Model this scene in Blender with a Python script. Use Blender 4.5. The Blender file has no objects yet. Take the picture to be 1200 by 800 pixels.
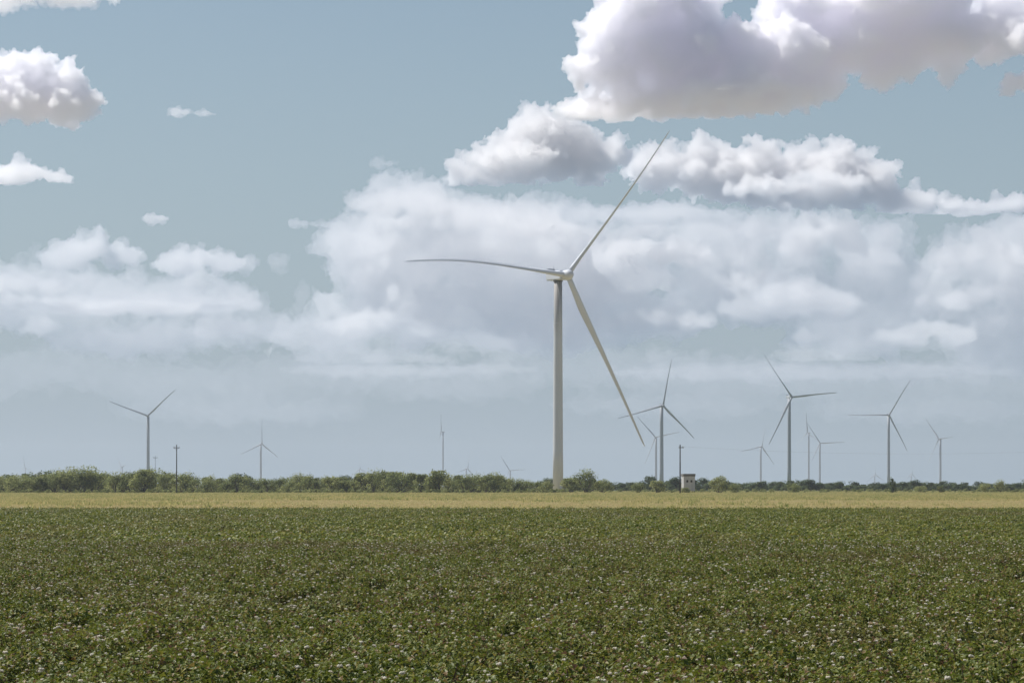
import bpy, bmesh, math, random
import numpy as np
from mathutils import Vector, Matrix
D = bpy.data
sc = bpy.context.scene
COL = sc.collection
R = math.radians

# ---------------------------------------------------------------- camera, sky, sun, exposure
F = 3333.3          # focal length in photo pixels (1200 wide)
CAMZ = 3.2
HY = 568.0          # photo row of the horizon
cam = D.cameras.new('camera')
co = D.objects.new('camera', cam)
COL.objects.link(co)
cam.sensor_width = 36
cam.lens = 100
cam.clip_start = 0.5
cam.clip_end = 200000
co.location = (0, 0, CAMZ)
co.rotation_euler = (R(90), 0, 0)
cam.shift_y = (HY - 400) / 1200
sc.camera = co

SUN_EL, SUN_AZ = R(54), R(151)          # azimuth counted from +X, +Y is the view direction
SKY_STRENGTH, SUN_STRENGTH, EXPOSURE = 0.0600, 4.3, 0.37
world = D.worlds.new('World')
sc.world = world
world.use_nodes = True


def sky_nodes():
    nt = world.node_tree
    N, L = nt.nodes, nt.links
    bg = N['Background']
    bg.inputs[1].default_value = SKY_STRENGTH
    sky = N.new('ShaderNodeTexSky')
    sky.sky_type = 'NISHITA'
    sky.sun_disc = False
    sky.sun_elevation = SUN_EL
    sky.sun_rotation = math.pi / 2 - SUN_AZ
    sky.air_density = 1.15
    sky.dust_density = 0.6
    sky.ozone_density = 1.0
    # pale humid air low in the sky
    tc = N.new('ShaderNodeTexCoord')
    sep = N.new('ShaderNodeSeparateXYZ')
    L.new(tc.outputs['Generated'], sep.inputs[0])
    mr = N.new('ShaderNodeMapRange')
    mr.interpolation_type = 'SMOOTHSTEP'
    mr.inputs['From Min'].default_value = -0.05
    mr.inputs['From Max'].default_value = 0.26
    mr.inputs['To Min'].default_value = 0.92
    mr.inputs['To Max'].default_value = 0.0
    L.new(sep.outputs['Z'], mr.inputs['Value'])
    mix = N.new('ShaderNodeMix')
    mix.data_type = 'RGBA'
    L.new(mr.outputs[0], mix.inputs[0])
    L.new(sky.outputs[0], mix.inputs[6])
    mix.inputs[7].default_value = (4.3, 5.65, 7.3, 1)
    L.new(mix.outputs[2], bg.inputs[0])


sky_nodes()
sd = Vector((math.cos(SUN_AZ) * math.cos(SUN_EL), math.sin(SUN_AZ) * math.cos(SUN_EL), math.sin(SUN_EL)))
sun = D.lights.new('sun', 'SUN')
sun.energy = SUN_STRENGTH
sun.angle = R(0.53)
sun.color = (1, 0.965, 0.91)
so = D.objects.new('sun', sun)
COL.objects.link(so)
so.rotation_euler = sd.to_track_quat('Z', 'Y').to_euler()
so.location = sd * 400

vs = sc.view_settings
vs.view_transform = 'Standard'
vs.look = 'None'
vs.gamma = 1
vs.use_curve_mapping = False
vs.exposure = EXPOSURE
cy = sc.cycles
cy.max_bounces = 90
cy.volume_bounces = 84
cy.diffuse_bounces = 5
cy.glossy_bounces = 2
cy.transmission_bounces = 4
cy.transparent_max_bounces = 8
cy.use_denoising = True
cy.denoiser = 'OPENIMAGEDENOISE'
cy.caustics_reflective = False
cy.caustics_refractive = False


# ---------------------------------------------------------------- helpers
def tag(o, label=None, cat=None, group=None, kind=None):
    if label: o['label'] = label
    if cat: o['category'] = cat
    if group: o['group'] = group
    if kind: o['kind'] = kind
    return o


def obj(name, me, mat=None, parent=None):
    o = D.objects.new(name, me)
    COL.objects.link(o)
    if mat is not None:
        for m in (mat if isinstance(mat, (list, tuple)) else [mat]):
            if me.materials.find(m.name) < 0:
                me.materials.append(m)
    if parent: o.parent = parent
    return o


def empty(name, loc, rz=0):
    o = D.objects.new(name, None)
    COL.objects.link(o)
    o.location = loc
    o.rotation_euler = (0, 0, rz)
    o.empty_display_size = 1
    return o


def mesh(name, V, Fc, smooth=False):
    me = D.meshes.new(name)
    me.from_pydata([tuple(map(float, v)) for v in V], [], [tuple(map(int, f)) for f in Fc])
    if smooth: me.polygons.foreach_set('use_smooth', [True] * len(me.polygons))
    me.update()
    return me


class MB:
    """collects shapes of one part into one mesh"""
    def __init__(s): s.V, s.F, s.n = [], [], 0

    def add(s, V, Fc):
        s.V += [tuple(v) for v in V]
        s.F += [tuple(i + s.n for i in f) for f in Fc]
        s.n = len(s.V)
        return s

    def box(s, c, h, bevel=0.0):
        bm = bmesh.new()
        bmesh.ops.create_cube(bm, size=1)
        for v in bm.verts: v.co = Vector((v.co.x * h[0] * 2, v.co.y * h[1] * 2, v.co.z * h[2] * 2))
        if bevel: bmesh.ops.bevel(bm, geom=bm.edges[:], offset=bevel, segments=3, affect='EDGES', profile=0.5)
        bm.verts.index_update()
        s.add([(v.co + Vector(c))[:] for v in bm.verts], [[v.index for v in f.verts] for f in bm.faces])
        bm.free()
        return s

    def lathe(s, prof, seg=24, M=None):
        """profile of (radius, z), turned about z, then moved by M"""
        V, Fc = [], []
        for r, z in prof:
            for k in range(seg):
                a = 2 * math.pi * k / seg
                V.append(Vector((r * math.cos(a), r * math.sin(a), z)))
        for i in range(len(prof) - 1):
            for k in range(seg):
                Fc.append((i * seg + k, i * seg + (k + 1) % seg, (i + 1) * seg + (k + 1) % seg, (i + 1) * seg + k))
        Fc.append(tuple(range(seg - 1, -1, -1)))
        Fc.append(tuple((len(prof) - 1) * seg + k for k in range(seg)))
        if M is not None: V = [M @ v for v in V]
        return s.add([v[:] for v in V], Fc)

    def tube(s, pts, rad, seg=6):
        pts = [Vector(p) for p in pts]
        if not isinstance(rad, (list, tuple)): rad = [rad] * len(pts)
        V, Fc = [], []
        for i, p in enumerate(pts):
            d = (pts[min(i + 1, len(pts) - 1)] - pts[max(i - 1, 0)]).normalized()
            q = d.to_track_quat('Z', 'Y')
            for k in range(seg):
                a = 2 * math.pi * k / seg
                V.append((p + q @ Vector((rad[i] * math.cos(a), rad[i] * math.sin(a), 0)))[:])
        for i in range(len(pts) - 1):
            for k in range(seg):
                Fc.append((i * seg + k, i * seg + (k + 1) % seg, (i + 1) * seg + (k + 1) % seg, (i + 1) * seg + k))
        Fc.append(tuple(range(seg - 1, -1, -1)))
        Fc.append(tuple((len(pts) - 1) * seg + k for k in range(seg)))
        return s.add(V, Fc)

    def build(s, name, mat, parent=None, smooth=False):
        return obj(name, mesh(name, s.V, s.F, smooth), mat, parent)


class G:
    """short writing of node trees"""
    def __init__(s, nt): s.nt, s.N, s.L = nt, nt.nodes, nt.links

    def n(s, t, **k):
        x = s.N.new(t)
        for a, b in k.items(): setattr(x, a, b)
        return x

    def l(s, a, b): s.L.new(a, b)

    def noise(s, vec, scale, detail=4, rough=0.55, stretch=None):
        if stretch:
            m = s.n('ShaderNodeMapping')
            m.inputs['Scale'].default_value = stretch
            s.l(vec, m.inputs[0])
            vec = m.outputs[0]
        x = s.n('ShaderNodeTexNoise')
        x.inputs['Scale'].default_value = scale
        x.inputs['Detail'].default_value = detail
        x.inputs['Roughness'].default_value = rough
        s.l(vec, x.inputs['Vector'])
        return x.outputs['Fac']

    def ramp(s, fac, stops):
        x = s.n('ShaderNodeValToRGB')
        e = x.color_ramp.elements
        while len(e) < len(stops): e.new(0.5)
        for q, (p, c) in zip(e, stops): q.position, q.color = p, (*c, 1)
        s.l(fac, x.inputs[0])
        return x.outputs[0]

    def mix(s, fac, a, b, mode='MIX'):
        x = s.n('ShaderNodeMix', data_type='RGBA', blend_type=mode)
        for v, i in ((fac, 0), (a, 6), (b, 7)):
            if isinstance(v, (int, float)): x.inputs[i].default_value = v
            elif isinstance(v, tuple): x.inputs[i].default_value = (*v, 1)
            else: s.l(v, x.inputs[i])
        return x.outputs[2]

    def rng(s, v, a, b, c=0.0, d=1.0):
        x = s.n('ShaderNodeMapRange')
        s.l(v, x.inputs['Value'])
        for k, q in zip(('From Min', 'From Max', 'To Min', 'To Max'), (a, b, c, d)): x.inputs[k].default_value = q
        return x.outputs[0]


def material(name, rough=0.6, color=(0.5, 0.5, 0.5)):
    m = D.materials.new(name)
    m.use_nodes = True
    g = G(m.node_tree)
    p = m.node_tree.nodes['Principled BSDF']
    p.inputs['Roughness'].default_value = rough
    p.inputs['Base Color'].default_value = (*color, 1)
    return m, g, p


def leafy(name, stops, transl=0.3, world_noise=None, patch=None, rough=0.65, obj_tint=0.0, spec=.12):
    """leaf material: colour from the per-leaf attribute 'tone', shifted by patches over the ground"""
    m, g, p = material(name, rough)
    p.inputs['Specular IOR Level'].default_value = spec
    at = g.n('ShaderNodeAttribute', attribute_name='tone')
    geo = g.n('ShaderNodeNewGeometry')
    fac = at.outputs['Fac']
    if world_noise:
        nz = g.noise(geo.outputs['Position'], world_noise[0], 3)
        a = g.n('ShaderNodeMath', operation='MULTIPLY_ADD')
        g.l(g.rng(nz, 0.3, 0.7, -1, 1), a.inputs[0])
        a.inputs[1].default_value = world_noise[1]
        g.l(fac, a.inputs[2])
        fac = a.outputs[0]
    if obj_tint:
        oi = g.n('ShaderNodeObjectInfo')
        a = g.n('ShaderNodeMath', operation='MULTIPLY_ADD')
        g.l(g.rng(oi.outputs['Random'], 0, 1, -1, 1), a.inputs[0])
        a.inputs[1].default_value = obj_tint
        g.l(fac, a.inputs[2])
        fac = a.outputs[0]
    c = g.ramp(fac, stops)
    if patch:
        nz = g.noise(geo.outputs['Position'], patch[0], 4, 0.6)
        c = g.mix(g.rng(nz, 0.5, 0.72, 0, patch[1]), c, patch[2])
    g.l(c, p.inputs['Base Color'])
    t = g.n('ShaderNodeBsdfTranslucent')
    g.l(c, t.inputs[0])
    ms = g.n('ShaderNodeMixShader')
    ms.inputs[0].default_value = transl
    g.l(p.outputs[0], ms.inputs[1])
    g.l(t.outputs[0], ms.inputs[2])
    g.l(ms.outputs[0], g.N['Material Output'].inputs['Surface'])
    return m


def set_tone(me, tones_per_face):
    a = me.attributes.new('tone', 'FLOAT', 'FACE')
    a.data.foreach_set('value', np.asarray(tones_per_face, dtype=np.float32))


def at_px(x, y, dist):
    """the point seen at photo pixel x, y at that distance"""
    return Vector(((x - 600) / F * dist, dist, CAMZ + (HY - y) / F * dist))


def xm(x, dist): return (x - 600) / F * dist


def scatter(name, pts, idx, rot, scl, sources, kind_label):
    """one object that instances small source meshes on its own points with geometry nodes"""
    me = D.meshes.new(name)
    me.vertices.add(len(pts))
    me.vertices.foreach_set('co', np.asarray(pts, dtype=np.float32).ravel())
    for nm, tp, dat in (('pick', 'INT', idx), ('turn', 'FLOAT', rot), ('size', 'FLOAT', scl)):
        a = me.attributes.new(nm, tp, 'POINT')
        a.data.foreach_set('value', np.asarray(dat, dtype=np.int32 if tp == 'INT' else np.float32))
    o = obj(name, me)
    ng = D.node_groups.new(name, 'GeometryNodeTree')
    ng.interface.new_socket('Geometry', in_out='INPUT', socket_type='NodeSocketGeometry')
    ng.interface.new_socket('Geometry', in_out='OUTPUT', socket_type='NodeSocketGeometry')
    g = G(ng)
    gi, go = g.n('NodeGroupInput'), g.n('NodeGroupOutput')
    join = g.n('GeometryNodeJoinGeometry')
    for s_ in reversed(sources):
        oi = g.n('GeometryNodeObjectInfo')
        oi.inputs['Object'].default_value = s_
        oi.inputs['As Instance'].default_value = False
        gti = g.n('GeometryNodeGeometryToInstance')
        g.l(oi.outputs['Geometry'], gti.inputs[0])
        g.l(gti.outputs[0], join.inputs[0])
    iop = g.n('GeometryNodeInstanceOnPoints')
    g.l(gi.outputs[0], iop.inputs['Points'])
    g.l(join.outputs[0], iop.inputs['Instance'])
    iop.inputs['Pick Instance'].default_value = True

    def attr(nm, tp):
        a = g.n('GeometryNodeInputNamedAttribute', data_type=tp)
        a.inputs['Name'].default_value = nm
        return next(q for q in a.outputs if q.enabled and q.name == 'Attribute')
    g.l(attr('pick', 'INT'), iop.inputs['Instance Index'])
    cx = g.n('ShaderNodeCombineXYZ')
    g.l(attr('turn', 'FLOAT'), cx.inputs['Z'])
    g.l(cx.outputs[0], iop.inputs['Rotation'])
    g.l(attr('size', 'FLOAT'), iop.inputs['Scale'])
    g.l(iop.outputs[0], go.inputs[0])
    md = o.modifiers.new('scatter', 'NODES')
    md.node_group = ng
    tag(o, kind_label, kind='stuff')
    return o


def source(name, V, Fc, tones, mats, mi=None):
    """a small mesh for scatter(): it stays outside the scene"""
    me = mesh(name, V, Fc)
    set_tone(me, tones)
    for m in mats: me.materials.append(m)
    if mi is not None: me.polygons.foreach_set('material_index', np.asarray(mi, dtype=np.int32))
    return D.objects.new(name, me)


# ---------------------------------------------------------------- ground
FIELD_END = 302.0


def ground():
    m, g, p = material('soil_and_dry_grass', 0.95)
    geo = g.n('ShaderNodeNewGeometry')
    pos = geo.outputs['Position']
    n1 = g.noise(pos, 0.02, 5)
    n2 = g.noise(pos, 0.6, 4)
    dry = g.ramp(n1, [(0.3, (0.46, 0.37, 0.20)), (0.5, (0.52, 0.42, 0.24)), (0.7, (0.40, 0.36, 0.18))])
    dry = g.mix(g.rng(n2, 0.3, 0.7, 0, 0.4), dry, (0.38, 0.29, 0.14))
    soil = g.ramp(n2, [(0.3, (0.10, 0.07, 0.045)), (0.7, (0.17, 0.125, 0.08))])
    sep = g.n('ShaderNodeSeparateXYZ')
    g.l(pos, sep.inputs[0])
    edge = g.rng(sep.outputs['Y'], FIELD_END - 1.0, FIELD_END + 1.5)
    far = g.rng(sep.outputs['Y'], 1000, 1500)
    c = g.mix(edge, soil, dry)
    far2 = g.rng(sep.outputs['Y'], 2600, 4000)
    c = g.mix(far, c, (0.13, 0.14, 0.06))
    c = g.mix(far2, c, (0.33, 0.30, 0.22))
    g.l(c, p.inputs['Base Color'])
    # a grid fine near the camera, long strips far off
    ys = [-300, -50] + list(np.arange(0, 340, 6)) + [345, 360, 400, 480, 600, 760, 950, 1200, 1600, 2400, 4000, 7000, 12000]
    xs = [-4000, -1500, -600, -250] + list(np.arange(-120, 121, 8)) + [250, 600, 1500, 4000]
    rr = random.Random(3)
    V = []
    for y in ys:
        for x in xs:
            z = rr.uniform(-0.06, 0.06) if (20 < y < 335 and abs(x) < 125) else 0
            V.append((x, y, z))
    w = len(xs)
    Fc = [(j * w + i, j * w + i + 1, (j + 1) * w + i + 1, (j + 1) * w + i) for j in range(len(ys) - 1) for i in range(w - 1)]
    o = obj('ground', mesh('ground', V, Fc, True), m)
    tag(o, 'flat farm ground of brown soil and dry grass running to the horizon', kind='structure')


ground()


# ---------------------------------------------------------------- clouds (real volumes of mist, lit by the sun)
def ico(sub=2):
    bm = bmesh.new()
    bmesh.ops.create_icosphere(bm, subdivisions=sub, radius=1)
    v = np.array([x.co[:] for x in bm.verts])
    f = np.array([[q.index for q in x.verts] for x in bm.faces])
    bm.free()
    return v, f


IV, IF = ico()
JV, JF = ico(1)
_cm = {}


def cloud_mat(sig, alb):
    key = (round(sig, 5), alb)
    if key not in _cm:
        m = D.materials.new('cloud_mist')
        m.use_nodes = True
        n = m.node_tree.nodes
        n.clear()
        o = n.new('ShaderNodeOutputMaterial')
        v = n.new('ShaderNodeVolumePrincipled')
        v.inputs['Color'].default_value = (alb, alb * .9985, min(1, alb * 1.006), 1) if alb > .97 else (alb * 1.002, alb, alb * 1.003, 1)
        v.inputs['Density'].default_value = sig
        v.inputs['Anisotropy'].default_value = 0.70
        m.node_tree.links.new(v.outputs[0], o.inputs['Volume'])
        _cm[key] = m
    return _cm[key]


def tex(t, s_):
    x = D.textures.new('cloud_lumps', t)
    x.noise_scale = s_
    return x


def cloud(label, blobs, dist, sig, base=None, depth=0.8, vox=1.5, nch=14, levels=2, amp=1.0, seed=0, lump=1.0, tilt=0.3, alb=None):
    """blobs: x, y, half width, half height as the photo's pixels at that distance; vox in the same unit"""
    rng = random.Random(seed)
    s = dist / F
    P = []
    for (x, y, rx, ry) in blobs:
        c = np.array(at_px(x, y, dist)[:])
        c[1] += rng.uniform(-.4, .4) * depth * rx * s
        P.append((c, np.array([rx * s, max(rx, ry) * s * depth, ry * s])))
    allP, cur = list(P), P
    for Lv in range(levels):
        nx = []
        for c, r in cur:
            for k in range((nch, 8, 6)[Lv]):
                d = np.array([rng.gauss(0, 1), rng.gauss(0, 1), rng.gauss(0, 1) + tilt])
                d /= np.linalg.norm(d)
                m = min(r[0], r[2] * 1.4) * rng.uniform(.28, .55) * lump
                nx.append((c + d * r * rng.uniform(.8, 1.0), np.array([m, m, m * rng.uniform(.7, 1)])))
        allP += nx
        cur = nx
    n2 = len(allP) if levels < 3 else len(allP) - len(cur)
    V = np.vstack([IV * r + c for c, r in allP[:n2]] + [JV * r + c for c, r in allP[n2:]])
    Fc = np.vstack([IF + i * len(IV) for i in range(n2)] + [JF + n2 * len(IV) + i * len(JV) for i in range(len(allP) - n2)])
    zb = at_px(0, base, dist)[2] if base is not None else None
    if zb is not None:
        dz = V[:, 2] - zb
        V[:, 2] = np.where(dz < 0, zb + dz * .3, V[:, 2])
    org = np.array(at_px(blobs[0][0], blobs[0][1], dist)[:])
    V -= org
    tmp = D.objects.new('cloud_tmp', mesh('cloud_tmp', V, Fc))
    COL.objects.link(tmp)

    def rem(v):
        m = tmp.modifiers.new('r', 'REMESH')
        m.mode = 'VOXEL'
        m.voxel_size = v * s
        m = tmp.modifiers.new('s', 'SMOOTH')
        m.factor = .5
        m.iterations = 3

    def dis(scale, a, t='VORONOI'):
        m = tmp.modifiers.new('d', 'DISPLACE')
        m.texture = tex(t, scale * s)
        m.texture_coords = 'LOCAL'
        m.strength = (-a if t == 'VORONOI' else a) * s * amp
        m.mid_level = .42
    k = vox / 2
    rem(vox * 1.3)
    dis(40, 22, 'CLOUDS'); dis(20, 20); rem(vox); dis(7, 9); dis(3.5, 3); rem(vox * .8)
    dg = bpy.context.evaluated_depsgraph_get()
    me = D.meshes.new_from_object(tmp.evaluated_get(dg))
    D.objects.remove(tmp)
    me.name = 'cloud'
    if zb is not None:      # the flat condensation level under the cloud
        n = len(me.vertices)
        a = np.empty(n * 3, dtype=np.float32)
        me.vertices.foreach_get('co', a)
        a = a.reshape(-1, 3)
        dz = a[:, 2] + org[2] - zb
        a[:, 2] = np.where(dz < 0, a[:, 2] - dz * .72, a[:, 2])
        me.vertices.foreach_set('co', a.ravel())
        me.update()
    me.materials.clear()
    me.materials.append(cloud_mat(sig, alb or (.984 if dist < 12000 else .956 if dist < 16000 else .960)))
    o = obj('cloud', me)
    o.location = org
    tag(o, label, 'cloud', 'clouds in the summer sky')
    return o


def heaps():
    """the smaller solid heaps standing in front of the pale far masses"""
    C = lambda lab, b, d, base, seed, sig=.005, **k: cloud(lab, b, d, sig * 2.6, base=base, seed=seed, amp=k.pop('amp', .75), alb=k.pop('alb', .95), **k)
    C('pale rounded heap at the upper left shoulder of the pale cloud tower', [(470, 232, 34, 14), (440, 240, 26, 12), (505, 240, 34, 14), (412, 236, 10, 12)], 23500, 262, 31, .003)
    C('pale heap of cloud just left of the big rotor hub', [(560, 250, 40, 16), (600, 256, 36, 16), (640, 262, 40, 14)], 23500, 278, 32, .0025)
    C('cream heap of cloud right of the hub behind the raised blade', [(745, 290, 30, 12), (785, 296, 34, 14), (820, 302, 26, 10)], 23000, 312, 33)
    C('rounded cream heap in the middle of the right sky below the ridge hump', [(955, 272, 26, 18), (980, 266, 22, 16), (935, 290, 24, 14), (1000, 285, 20, 14)], 22500, 306, 34)
    C('low cream heap right of the big tower at half height', [(760, 372, 36, 11), (800, 378, 40, 10), (720, 380, 30, 8)], 23500, 390, 35, .003)
    C('lumpy cream heap at the foot of the pale cloud column on the right', [(1090, 385, 26, 12), (1055, 394, 34, 10), (1125, 392, 26, 12)], 22500, 408, 36, .003)
    C('bulging cream heap high in the pale cloud column at the right edge', [(1120, 300, 22, 16), (1150, 292, 26, 18), (1185, 305, 26, 16)], 22500, 326, 37, .0035)
    C('cream heap halfway down the pale cloud column at the right edge', [(1150, 345, 26, 14), (1185, 340, 26, 14), (1120, 352, 22, 10)], 22300, 364, 38, .003)
    C('low lumpy heap left of the blade pointing down', [(440, 375, 34, 14), (475, 368, 26, 16), (405, 384, 30, 10), (520, 380, 34, 10)], 23000, 396, 39, .003)
    C('thin cream heap over the turbine with the wide V', [(150, 352, 40, 9), (200, 358, 44, 10), (100, 362, 40, 8)], 23000, 370, 40, .003)
    rr = random.Random(4)

    def stack(x0, x1, rows, n, wmin, wmax):
        out = []
        for _ in range(n):
            y = rr.choice(rows)
            w = rr.uniform(wmin, wmax)
            x = rr.uniform(x0, x1)
            out.append((x, y, w, w * rr.uniform(.34, .5)))
            out.append((x + w * rr.uniform(-.5, .5), y - w * rr.uniform(.25, .45), w * .6, w * rr.uniform(.24, .36)))
        return out
    C('stacked small billows over the face of the wide pale cloud tower', stack(395, 660, (262, 292, 326, 352, 386), 19, 14, 32), 23200, None, 61, .0030, levels=3, nch=9)
    C('stacked small billows filling the sky from the raised blade to the right', stack(720, 1060, (272, 300, 332, 362, 398), 24, 14, 34), 23100, None, 62, .0030, levels=3, nch=9)
    C('faint low billows fading into the haze above the far turbines on the right', stack(700, 1190, (420, 440), 12, 16, 34) + [(945, 438, 250, 5)], 22000, None, 64, .0006, levels=2, nch=9)
    C('faint low billows fading into the haze left of the big turbine tower', stack(330, 630, (412, 436), 9, 16, 34) + [(480, 432, 160, 5)], 22000, None, 65, .0006, levels=2, nch=9)
    C('small broken billows along the left cloud bank', stack(0, 310, (326, 352, 384), 11, 14, 28) + [(155, 358, 165, 6)], 23300, None, 63, .0024, levels=3, nch=9)
    C('thin cream heap low at the left edge', [(20, 330, 34, 12), (55, 336, 30, 10), (-15, 334, 30, 14)], 23000, 350, 41, .003)


def clouds():
    C = cloud
    C('largest heaped white cloud at the top right with a grey flat base',
      [(735, 45, 55, 50), (690, 124, 44, 15), (735, 122, 50, 18), (712, 75, 36, 36), (780, 118, 60, 22), (800, 70, 70, 46), (900, 70, 90, 46), (1000, 45, 90, 36), (860, 116, 95, 20), (930, 110, 50, 18),
       (1090, 40, 90, 34), (775, 8, 62, 40), (1180, 35, 60, 34), (930, 5, 40, 40), (1050, 0, 90, 40), (1250, 40, 60, 34)], 9500, .065, base=138, seed=1, levels=3, nch=11)
    C('small white tuft beside the right end of the largest heaped cloud', [(1192, 96, 16, 13), (1215, 92, 20, 15)], 9500, .065, base=112, seed=21, vox=1.6)
    C('heaped cloud with a bright domed crown near the top left edge',
      [(40, 112, 58, 30), (0, 105, 50, 34), (82, 122, 32, 22), (38, 84, 26, 18), (-30, 110, 40, 30)], 9500, .065, base=148, seed=2, levels=3, nch=11)
    C('flat grey cloud base cut by the top left corner', [(20, -5, 60, 14), (90, -2, 50, 10), (-40, -5, 50, 18), (40, -25, 60, 25)], 8500, .02, base=15, seed=3)
    C('small thin tuft of cloud alone between the left heaped cloud and the big turbine', [(214, 132, 14, 5), (240, 134, 14, 4)], 10500, .02, seed=4, vox=1.2, amp=.5, levels=1)
    C('low white cloud wedge below the left heaped cloud', [(28, 203, 30, 13), (60, 208, 26, 7), (0, 206, 30, 12), (22, 194, 14, 9)], 11000, .03, base=214, seed=5, amp=.7)
    C('tiny flat cloud alone above the left cloud bank', [(184, 256, 17, 5)], 12000, .022, seed=6, vox=1.2, amp=.5, levels=1)
    C('faint wispy tuft of cloud left of the grey-bellied cloud', [(452, 192, 18, 5), (445, 187, 6, 4)], 12500, .006, seed=7, vox=1.4, amp=.7, levels=1)
    C('heaped cloud with a grey belly left of the raised blade tip',
      [(620, 190, 76, 24), (555, 200, 32, 14), (635, 155, 42, 26), (690, 188, 38, 26), (585, 180, 34, 18)], 13000, .042, base=216, seed=8, levels=3, nch=11)
    C('long lumpy cloud ridge right of the raised blade, humped in the middle',
      [(775, 195, 42, 26), (830, 205, 60, 28), (890, 200, 44, 26), (965, 198, 52, 30), (1010, 215, 46, 24), (1060, 236, 44, 16), (1120, 246, 50, 8), (930, 225, 100, 18),
       (1185, 238, 40, 8)], 15000, .034, base=247, seed=9, levels=3, nch=11)
    C('flat sheet of pale cloud just under the grey-bellied cloud', [(700, 250, 50, 11), (770, 250, 70, 12), (835, 252, 40, 9)], 15500, .010, base=264, seed=10, amp=.7)
    C('wide pale cloud tower behind the big turbine rotor, soft and hazy',
      [(470, 270, 70, 46), (540, 280, 90, 44), (440, 330, 60, 60), (620, 300, 90, 50), (520, 360, 120, 40), (400, 380, 40, 30), (690, 320, 70, 46), (420, 245, 18, 18),
       (620, 380, 100, 34), (455, 232, 30, 18), (590, 262, 60, 26), (660, 285, 60, 34), (500, 320, 70, 40), (350, 400, 40, 18)], 24000, .0055, depth=.5, vox=2.0, seed=11, levels=3, nch=11)
    C('thin streak of cloud poking out left of the wide pale cloud tower', [(352, 262, 14, 5), (380, 264, 20, 6)], 22000, .006, seed=12, vox=1.4, amp=.5, levels=1)
    C('pale hazy heaps of cloud right of the big turbine below the cloud ridge',
      [(760, 300, 60, 24), (740, 270, 60, 16), (690, 330, 70, 40), (830, 280, 70, 26), (830, 320, 60, 34), (900, 275, 60, 22), (1030, 280, 50, 22), (1040, 350, 50, 40), (680, 390, 80, 24), (930, 300, 50, 40), (975, 275, 34, 26), (1010, 330, 50, 40), (880, 350, 90, 34), (760, 370, 90, 30), (1000, 390, 80, 26)],
      24000, .0055, depth=.5, vox=2.0, seed=13, levels=3, nch=9)
    C('bright rounded cauliflower cloud right of the big turbine above the far turbines', [(915, 345, 32, 22), (950, 350, 36, 20), (985, 360, 30, 14)], 21000, .011, base=376, seed=14, amp=.8)
    heaps()
    C('tall pale cloud column at the right edge', [(1130, 300, 46, 40), (1180, 320, 60, 60), (1120, 360, 50, 40), (1180, 400, 70, 36), (1230, 300, 60, 60)], 23000, .0055, depth=.5, vox=2.0, seed=15, levels=3, nch=10)
    C('white peaked cloud rising from the left cloud bank', [(100, 290, 36, 14), (112, 278, 22, 11), (80, 302, 34, 14), (140, 300, 26, 14)], 19000, .010, base=322, seed=16, amp=.75)
    C('flat-bottomed cloud with a blue-grey base at the right of the left cloud bank', [(225, 302, 38, 13), (262, 308, 32, 12), (205, 310, 28, 10)], 18500, .011, base=324, seed=17, amp=.75)
    C('broad pale cloud bank low over the left turbines', [(30, 320, 60, 20), (120, 345, 110, 28), (230, 350, 90, 24), (40, 370, 90, 28), (160, 395, 120, 22), (300, 385, 80, 20), (-30, 340, 60, 40)],
      25000, .003, depth=.5, vox=2.0, seed=18, levels=3, nch=10)
    C('small pale puff between the left cloud bank and the pale cloud tower', [(328, 305, 13, 11), (335, 318, 9, 7)], 22000, .003, seed=19, vox=1.6, amp=.6, levels=1)
    C('upright wisp of cloud under the small pale puff', [(356, 345, 8, 20), (350, 370, 9, 16)], 22000, .002, seed=20, vox=1.6, amp=.6, levels=1)
    C('very faint low veil of cloud over the left half of the horizon', [(60, 430, 120, 26), (200, 445, 140, 24), (360, 440, 120, 26), (520, 450, 130, 22), (-60, 450, 100, 30), (280, 480, 160, 16)],
      19500, .0009, depth=.4, vox=3, seed=51, levels=1)
    C('very faint low veil of cloud over the right half of the horizon', [(700, 430, 120, 26), (850, 440, 130, 26), (1000, 445, 120, 24), (1150, 440, 120, 30), (780, 475, 150, 16), (1080, 480, 150, 16)],
      19500, .0009, depth=.4, vox=3, seed=52, levels=1)
    C('low band of pale cloud left of the big turbine tower', [(400, 395, 50, 14), (480, 390, 60, 16), (560, 400, 60, 14), (440, 420, 100, 12)], 21000, .0022, base=424, seed=22, vox=2.4, depth=.5, amp=.8)
    C('lowest thin cloud band above the far turbines on the right', [(1030, 405, 60, 12), (1100, 400, 50, 12), (960, 415, 70, 10)], 22000, .002, base=422, seed=23, vox=2.4, depth=.5, amp=.8)


clouds()


# ---------------------------------------------------------------- haze: one box of even pale air
def haze():
    m = D.materials.new('haze_air')
    m.use_nodes = True
    n = m.node_tree.nodes
    n.clear()
    o = n.new('ShaderNodeOutputMaterial')
    v = n.new('ShaderNodeVolumePrincipled')
    v.inputs['Color'].default_value = (0.60, 0.68, 0.78, 1)
    v.inputs['Density'].default_value = 7e-5
    v.inputs['Anisotropy'].default_value = 0.3
    m.node_tree.links.new(v.outputs[0], o.inputs['Volume'])
    b = MB().box((0, 5950, 87), (4200, 6350, 88.2))
    h = b.build('haze', m)
    tag(h, 'thin pale summer haze over the whole plain', kind='stuff')


haze()


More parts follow.
